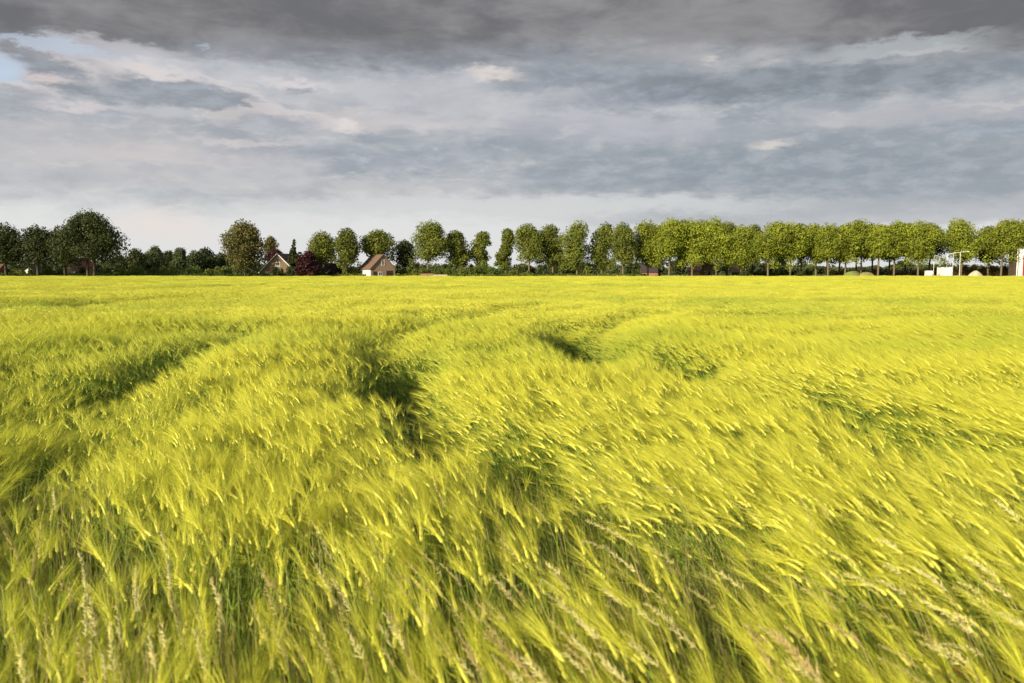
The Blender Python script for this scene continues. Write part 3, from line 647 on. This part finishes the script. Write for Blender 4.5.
for k, (px, tp, wd, cl) in enumerate(SH):
    reg = [a for a in sorted(SH) if (a[0] < 250) == (px < 250) and (a[0] < 360) == (px < 360) and (a[0] < 520) == (px < 520)]
    where = 'of those by the oaks' if px < 250 else 'of those around the farmhouse' if px < 360 else 'of those right of the barn' if px < 520 else 'of those under the avenue'
    shrub(px, (199 if px in (278, 290) else 206 if cl == 1 else 204), tp, wd, (F_MID, F_SH, F_OAK)[cl], '%s shrub, %s from the left %s' % (('mid-green', 'bright green', 'dark green')[cl], ORD[reg.index((px, tp, wd, cl))], where), 500 + k, 1100, group='shrubs along the far side of the field')

def hedge(name, px0, px1, D, top, m, label, seed, n, depth=1.4, rag=.25, size=.32, kind=None):
    x0 = at(px0, D)[0]; x1 = at(px1, D)[0]; H = at(512, D, top)[2]; q = random.Random(seed); L_ = x1 - x0; nl = int(L_ / 1.6) + 2
    e = empty(name, ((x0 + x1) / 2, D, 0))
    lobes = [(-L_ / 2 + L_ * (i + .5) / nl + q.uniform(-.4, .4), q.uniform(-.2, .2), H * .5 * q.uniform(1 - rag, 1), 1.3, depth / 2, H * .5 * q.uniform(1 - rag, 1.0)) for i in range(nl)]
    if kind: o = leaves(name, m, None, lobes, n, size, seed); o.location = e.location; bpy.data.objects.remove(e); return tag(o, label, 'wood', kind=kind)
    tag(e, label, 'hedge'); b = MB()
    for i in range(0, nl, 2): b.tube([(lobes[i][0], 0, 0), (lobes[i][0] + .1, 0, H * .5)], .05, 4)
    b.build('stem', m_bark, e); leaves('foliage', m, e, lobes, n, size, seed); return e
F_DG = mat('foliage_hedge', (.085, .12, .025), (.06, .09, .02), .5, .7, .2, .3)
hedge('hedge', -30, 300, 201.6, 272.2, F_DG, 'long low dark green hedge along the far edge of the field at the left', 41, 14000, rag=.1)
hedge('hedge', 300, 640, 202.6, 273.0, F_MID, 'long low green hedge along the far edge of the field in the middle', 42, 11000, rag=.12)
hedge('hedge', 934, 1010, 216, 262.5, F_RED, 'tall russet-brown hedge behind the white poles', 43, 6500, rag=.3)
hedge('hedge', 832, 925, 232, 267.5, F_RED, 'low russet hedge seen between the right avenue trunks', 44, 4500, rag=.2)
hedge('hedge', 740, 812, 222, 268.5, F_DG, 'low dark hedge behind the middle avenue trunks', 45, 3800, rag=.3)
# far off woods, one mass
q = random.Random(9); lobes = []
for i in range(330):
    px = -60 + i * 3.6; D = 520 + q.uniform(-20, 20); x = at(px, D)[0]; tp = 265 + 2.2 * math.sin(i * .13) + q.uniform(-1.2, 1.2) - (5 if px < 240 else 0); H = at(px, D, tp)[2]
    lobes.append((x, D, H * .45, 4.5, 6, H * .56))
tag(leaves('far_woods', F_FAR, None, lobes, 34000, 1.5, 77), 'low bluish dark line of far-off woods on the horizon', 'wood', kind='stuff')
# verge beyond the crop
g = MB(); nx = 120; vs = []; fs = []
for j, (yy, zz) in enumerate(((FIELD_END - .3, .01), (FIELD_END + .6, .62), (FIELD_END + 2.5, .72), (FIELD_END + 5, .4), (FIELD_END + 7.4, .012))):
    for i in range(nx + 1): vs.append((-190 + 380 * i / nx, yy + q.uniform(-.2, .2), zz + (q.uniform(-.12, .12) if 0 < j < 4 else 0)))
for j in range(4):
    for i in range(nx): fs.append((j * (nx + 1) + i, j * (nx + 1) + i + 1, (j + 1) * (nx + 1) + i + 1, (j + 1) * (nx + 1) + i))
g.add(vs, fs); tag(g.build('grass_bank', mat('bank_grass', (.26, .29, .05), (.15, .20, .035), .8, .9, bump=.4)), kind='structure')

# ------------------------------------------------------------------ buildings
m_glass = mat('window_glass', (.03, .035, .04), (.02, .02, .025), 2, .12, spec=.6)
m_white = mat('white_paint', (.80, .79, .75), (.70, .69, .66), 1.5, .6)
m_cream = mat('cream_render', (.50, .42, .30), (.42, .35, .25), 1.2, .8)
m_dark = mat('dark_wood', (.045, .035, .03), (.03, .025, .02), 3, .8)
m_thatch = mat('roof_brown_tiles', (.21, .125, .085), (.15, .09, .06), 2.5, .85, stretch=(1, 1, 6))
m_slate = mat('roof_dark_tiles', (.07, .05, .05), (.045, .035, .035), 2.5, .8, stretch=(1, 1, 6))
m_redtile = mat('roof_red_tiles', (.26, .10, .06), (.18, .07, .045), 2.5, .85, stretch=(1, 1, 6))
B_RED = brickmat('brick_red', (.34, .15, .09), (.28, .12, .08), (.35, .30, .25))
B_TAN = brickmat('brick_tan', (.20, .125, .070), (.15, .095, .055), (.24, .18, .12))
B_PINK = brickmat('brick_pink', (.33, .205, .135), (.28, .17, .115), (.33, .26, .20))

def house(name, px, D, W, L, he, hr, rz, wall, roof, label, cat, ops=(), trim=True, chim=None, side_ops=(), ov=.35):
    """gable faces local -Y; W gable width, L length; ops: (name, x0, x1, z0, z1, material) on the gable"""
    x, yy, _ = at(px, D); e = empty(name, (x, yy, 0), rz); tag(e, label, cat)
    b = MB(); a = W / 2
    b.add([(-a, 0, -.1), (a, 0, -.1), (a, 0, he), (0, 0, hr), (-a, 0, he), (-a, L, -.1), (a, L, -.1), (a, L, he), (0, L, hr), (-a, L, he)],
          [(0, 1, 2, 3, 4), (9, 8, 7, 6, 5), (0, 4, 9, 5), (1, 6, 7, 2), (0, 5, 6, 1)]); b.build('wall', wall, e)
    b = MB(); sl = (hr - he) / a; t = .16
    for s in (-1, 1):
        p0 = Vector((s * (a + ov), 0, he - ov * sl)); p1 = Vector((0, 0, hr)); o = Vector((s * sl, 0, 1)).normalized() * .03
        vs = []
        for yv in (-ov, L + ov):
            for p in (p0, p1):
                for h_ in (0, t): vs.append((p.x + o.x, yv, p.z + o.z + h_))
        b.add(vs, [(0, 2, 3, 1), (4, 5, 7, 6), (0, 1, 5, 4), (2, 6, 7, 3), (1, 3, 7, 5), (0, 4, 6, 2)])
    rf = b.build('roof', roof, e)
    if trim:
        b = MB()
        for s in (-1, 1):
            p0 = Vector((s * (a + ov), -ov - .05, he - ov * sl)); p1 = Vector((0, -ov - .05, hr)); vs = []
            for p in (p0, p1):
                for yv in (-.04, .04):
                    for zz in (-.02, .22): vs.append((p.x, p.y + yv, p.z + zz))
            b.add(vs, [(0, 1, 3, 2), (4, 6, 7, 5), (0, 4, 5, 1), (2, 3, 7, 6), (0, 2, 6, 4), (1, 5, 7, 3)])
        b.build('bargeboard', m_white, e)
    if chim:
        b = MB(); cx, cy, w_, hh = chim; b.box(cx - w_ / 2, cx + w_ / 2, cy - w_ / 2, cy + w_ / 2, hr - 1, hr + hh); b.box(cx - w_ / 2 - .08, cx + w_ / 2 + .08, cy - w_ / 2 - .08, cy + w_ / 2 + .08, hr + hh, hr + hh + .15); b.build('chimney', B_RED, rf)
    for (nm, x0, x1, z0, z1, m) in ops:
        b = MB()
        if nm == 'window':
            b.box(x0, x1, -.07, -.003, z0, z0 + .1); b.box(x0, x1, -.07, -.003, z1 - .1, z1); b.box(x0, x0 + .1, -.07, -.003, z0 + .1, z1 - .1); b.box(x1 - .1, x1, -.07, -.003, z0 + .1, z1 - .1)
            b.box((x0 + x1) / 2 - .03, (x0 + x1) / 2 + .03, -.06, -.003, z0 + .1, z1 - .1); f_ = b.build('window', m_white, e)
            b = MB(); b.box(x0 + .1, x1 - .1, -.03, -.004, z0 + .1, z1 - .1); b.build('pane', m_glass, f_)
        else: b.box(x0, x1, -.06, -.003, z0, z1); b.build(nm, m, e)
    for (nm, y0, y1, z0, z1, m, sd_) in side_ops:
        b = MB(); xx = sd_ * a
        if nm == 'window':
            xa, xb = sorted((xx + sd_ * .003, xx + sd_ * .07)); b.box(xa, xb, y0, y1, z0, z0 + .1); b.box(xa, xb, y0, y1, z1 - .1, z1); b.box(xa, xb, y0, y0 + .1, z0 + .1, z1 - .1); b.box(xa, xb, y1 - .1, y1, z0 + .1, z1 - .1); f_ = b.build('window', m_white, e)
            xa, xb = sorted((xx + sd_ * .004, xx + sd_ * .03)); b = MB(); b.box(xa, xb, y0 + .1, y1 - .1, z0 + .1, z1 - .1); b.build('pane', m_glass, f_)
        else: xa, xb = sorted((xx + sd_ * .003, xx + sd_ * .06)); b.box(xa, xb, y0, y1, z0, z1); b.build(nm, m, e)
    return e
house('farmhouse', 278, 202, 10.2, 13, 1.6, 6.5, R(-8), B_TAN, mat('roof_red_brown', (.15, .075, .05), (.10, .055, .04), 2.5, .85, stretch=(1, 1, 6)), 'wide low farmhouse with brown gable, red-brown roof and white verge boards', 'house',
      [('door', -.6, .6, 0, 2.2, m_dark), ('window', -3.4, -2.2, .9, 2.0, 0), ('window', 2.0, 3.2, .9, 2.0, 0), ('window', -.6, .6, 3.4, 4.5, 0)])
house('barn', 383, 201, 6.4, 8.0, 2.9, 6.2, R(30), B_PINK, m_thatch, 'barn with brown tiled roof and pinkish brick gable, left of the avenue', 'barn',
      [('door', -2.6, -1.7, 0, 2.1, m_dark), ('door', .9, 2.6, 0, 2.3, m_dark), ('window', -.4, .5, 3.6, 5.0, 0), ('window', -1.2, -.2, 1.0, 2.0, 0)], trim=False, side_ops=[('side_panel', 0.2, 7.8, .02, 2.7, m_white, -1), ('door', 3.0, 4.0, .02, 2.2, m_dark, -1)])
house('shed', 338, 208, 3.4, 4, 2.0, 4.1, R(60), m_dark, m_slate, 'small dark shed with a dark roof between the copper beech and barn', 'shed', [('door', -.5, .5, 0, 1.8, m_cream)], trim=False)
house('brick_house', 709, 226, 5.6, 9, 2.6, 5.4, R(8), B_PINK, m_redtile, 'small house with red roof and chimney behind the avenue trunks', 'house', [('window', -1.6, -.5, 1, 2.2, 0), ('window', .5, 1.6, 1, 2.2, 0), ('door', -.35, .4, .02, 1.95, m_dark)], chim=(.0, 3, .7, 1.0))
house('outbuilding', 659, 238, 6.0, 5, 2.0, 3.9, R(75), B_RED, m_slate, 'low dark-roofed outbuilding glimpsed behind the avenue, left of the red-roofed house', 'shed', [('door', -1, 1, 0, 1.8, m_dark)], trim=False)
house('outbuilding', 745, 238, 5.0, 3.6, 2.0, 4.2, R(70), B_TAN, m_thatch, 'low tan outbuilding behind the avenue, right of the red-roofed house', 'shed', [('door', -1, 1, 0, 1.8, m_dark)], trim=False)
house('cottage', 3, 203, 3.6, 7, 2.3, 3.7, R(80), B_RED, m_redtile, 'low orange-brown cottage under the oak at the left edge', 'house', [('window', -1, 0, .9, 1.9, 0)], trim=False)
house('white_house', 28, 212, 3.8, 5, 1.9, 3.3, R(5), m_white, m_slate, 'white rendered house half hidden under the second oak', 'house', [('window', -1.5, -.7, .6, 1.6, 0), ('window', -.3, .5, .6, 1.6, 0), ('door', .9, 1.6, .02, 1.8, m_dark)], trim=False)
house('brick_house', 72, 210, 3.0, 6, 3.6, 5.6, R(-12), B_PINK, m_redtile, 'narrow pink brick house beside the twin-trunked oak', 'house', [('window', -.9, -.1, 1, 2.3, 0), ('door', .3, 1.1, .02, 2.1, m_white)], trim=True)

# tall white building at the right edge
x0 = at(1018.5, 202)[0]; e = empty('white_building', (x0, 202, 0)); tag(e, 'tall plain white flat-topped building cut off by the right edge', 'building')
HB = at(1020, 202, 248.5)[2]
b = MB(); b.box(0, 9, 0, 3, -.1, HB); b.build('wall', m_white, e)
b = MB(); b.box(-1.0, -.003, .6, 2.6, -.1, HB - .6); b.build('side_wall', mat('side_dark_brown', (.10, .07, .05), (.06, .045, .035), 2), e)  # side block in plain dark brown, unlike the white front
b = MB(); b.box(1.0, 2.6, -.06, -.003, .2, HB - 1.7); b.build('door', mat('red_door', (.40, .06, .04)), e)
b = MB(); b.box(-.1, 9.1, -.1, 3.1, HB + .003, HB + .2); b.build('roof', mat('grey_metal', (.4, .4, .4)), e)
b = MB(); b.tube([(-.62, -.3, -.05), (-.62, -.3, HB - .3)], .13, 10); b.tube([(-.62, -.3, HB - .3), (-.62, .1, HB - .2), (.02, .3, HB - .1)], .09, 8); b.build('downpipe', m_white, e)

# white poles with arms
def pole(px, D, top, arms, label, r_=.06):
    x, yy, _ = at(px, D); H = at(px, D, top)[2]; e = empty('steel_pole', (x, yy, 0)); tag(e, label, 'pole', 'white steel poles beyond the field')
    b = MB(); b.tube([(0, 0, -.05), (0, 0, H)], [r_, r_ * .8], 8); b.build('post', m_white, e)
    b = MB(); b.tube([(0, 0, 0), (0, 0, .12)], [r_ * 2.2, r_ * 2.0], 8); b.build('foot_plate', m_white, e)
    for (apx, ay0, ay1) in arms:
        ax = (apx - px) * D / F; b = MB(); b.tube([(0, 0, at(px, D, ay0)[2] - .02), (ax, 0, at(px, D, ay1)[2])], .065, 6)
        b.box(min(ax, ax * .75), max(ax, ax * .75), -.1, .1, at(px, D, ay1)[2] - .16, at(px, D, ay1)[2] - .05); b.build('arm', m_white, e)
pole(933.5, 202, 256, [(937.5, 256, 255.4)], 'short white pole with a small arm, leftmost of the four')
pole(946.5, 204, 254, [(951, 254, 253.4)], 'thin white pole directly behind the larger white tank')
pole(952.5, 202, 252.8, [(946, 253, 254.5)], 'white pole at the right side of the larger white tank')
pole(959.5, 202, 251.8, [(968, 252, 251.3), (953.2, 252.2, 252.8)], 'tallest white pole with a long arm to the right, rightmost of the four',   .08)
def tank(px, D, wpx, top, label, seed):
    x, yy, _ = at(px, D); W = wpx * D / F; H = at(px, D, top)[2]; e = empty('white_container', (x, yy, 0)); tag(e, label, 'container')
    b = MB(); b.box(-W / 2, W / 2, 0, W * .9, .3, H)
    for i in range(1, 6): xx = -W / 2 + W * i / 6; b.box(xx - .03, xx + .03, -.03, -.003, .35, H - .06)
    b.build('body', m_white, e)
    b = MB(); b.box(-W / 2 - .06, W / 2 + .06, -.06, W * .9 + .06, H + .003, H + .10); b.build('lid', m_white, e)
    for s in (-1, 1): b = MB(); b.box(s * W * .4 - .1, s * W * .4 + .1, .05, W * .8, 0, .297); b.build('skid', m_dark, e)
tank(930, 201.8, 5.6, 271.0, 'smaller white box container at the foot of the leftmost pole', 1)
tank(947, 201.8, 10.5, 267.4, 'larger white box container between the poles', 2)
# little red and white marker post
x, yy, _ = at(938.5, 201.8); e = empty('marker_post', (x, yy, 0)); tag(e, 'tiny red and white marker post between the two white containers', 'post')
b = MB(); b.tube([(0, 0, 0), (0, 0, 1.4)], .06, 8); b.build('post', mat('red_paint', (.5, .05, .03)), e); b = MB(); b.tube([(0, 0, 1.403), (0, 0, 1.9)], .09, 8); b.build('cap', m_white, e)

def heap(px, D, top, wpx, m, label, seed):
    x, yy, _ = at(px, D); W = wpx * D / F / 2; H = at(px, D, top)[2]; b = MB(); vs = []; fs = []; nr, na = 9, 28; q = random.Random(seed)
    ph = [q.uniform(0, 6.28) for _ in range(3)]
    for i in range(nr + 1):
        for j in range(na):
            a = 6.2832 * j / na; t = i / nr; rr_ = W * t * (1 + .12 * math.sin(3 * a + ph[0]) + .07 * math.sin(5 * a + ph[1])); vs.append((rr_ * math.cos(a), rr_ * .7 * math.sin(a), -.05 + H * max(0, 1 - t ** 2.4 + .08 * math.sin(2 * a + ph[2]) * t * (1 - t) * 4) ** .9 * (1 + q.uniform(-.04, .04))))
    for i in range(nr):
        for j in range(na): fs.append((i * na + j, i * na + (j + 1) % na, (i + 1) * na + (j + 1) % na, (i + 1) * na + j))
    b.add(vs, fs); o = b.build('soil_heap', m, loc=(x, yy, 0), smooth=True); return tag(o, label, 'heap')
heap(976, 201.8, 270.8, 18, mat('sand', (.62, .52, .34), (.50, .41, .26), 2, .95, bump=.4), 'pale sand heap right of the white poles', 1)
heap(853, 202.3, 271.0, 22, mat('grassed_soil', (.17, .21, .05), (.22, .20, .07), .7, .95, bump=.5), 'grass-covered green soil heap under the avenue trees', 2)
heap(866, 201.5, 272.2, 20, mat('tan_soil', (.30, .25, .10), (.24, .22, .08), .8, .95, bump=.5), 'tan bare soil heap touching the grassy heap', 3)

# farm trailer between the shrubs
x, yy, _ = at(434, 200.6); e = empty('farm_trailer', (x, yy, 0)); tag(e, 'low farm trailer with red-brown and cream sides in front of the shrubs', 'trailer')
b = MB(); b.box(-3.4, -.2, 0, 1.8, .95, 1.55); b.build('bed', B_RED, e); b = MB(); b.box(-.197, 3.3, 0, 1.8, .95, 1.3); b.build('side_board', m_cream, e)
b = MB(); b.box(-3.4, 3.3, .1, 1.7, .75, .947); b.tube([(3.3, .9, .85), (4.6, .9, .6)], .07, 6); b.build('chassis', m_dark, e)
for sx in (-1.6, 1.6):
    for sy in (-.12, 1.92): b = MB(); b.tube([(sx, sy - .11, .38), (sx, sy + .11, .38)], .38, 16); b.build('wheel', m_dark, e)
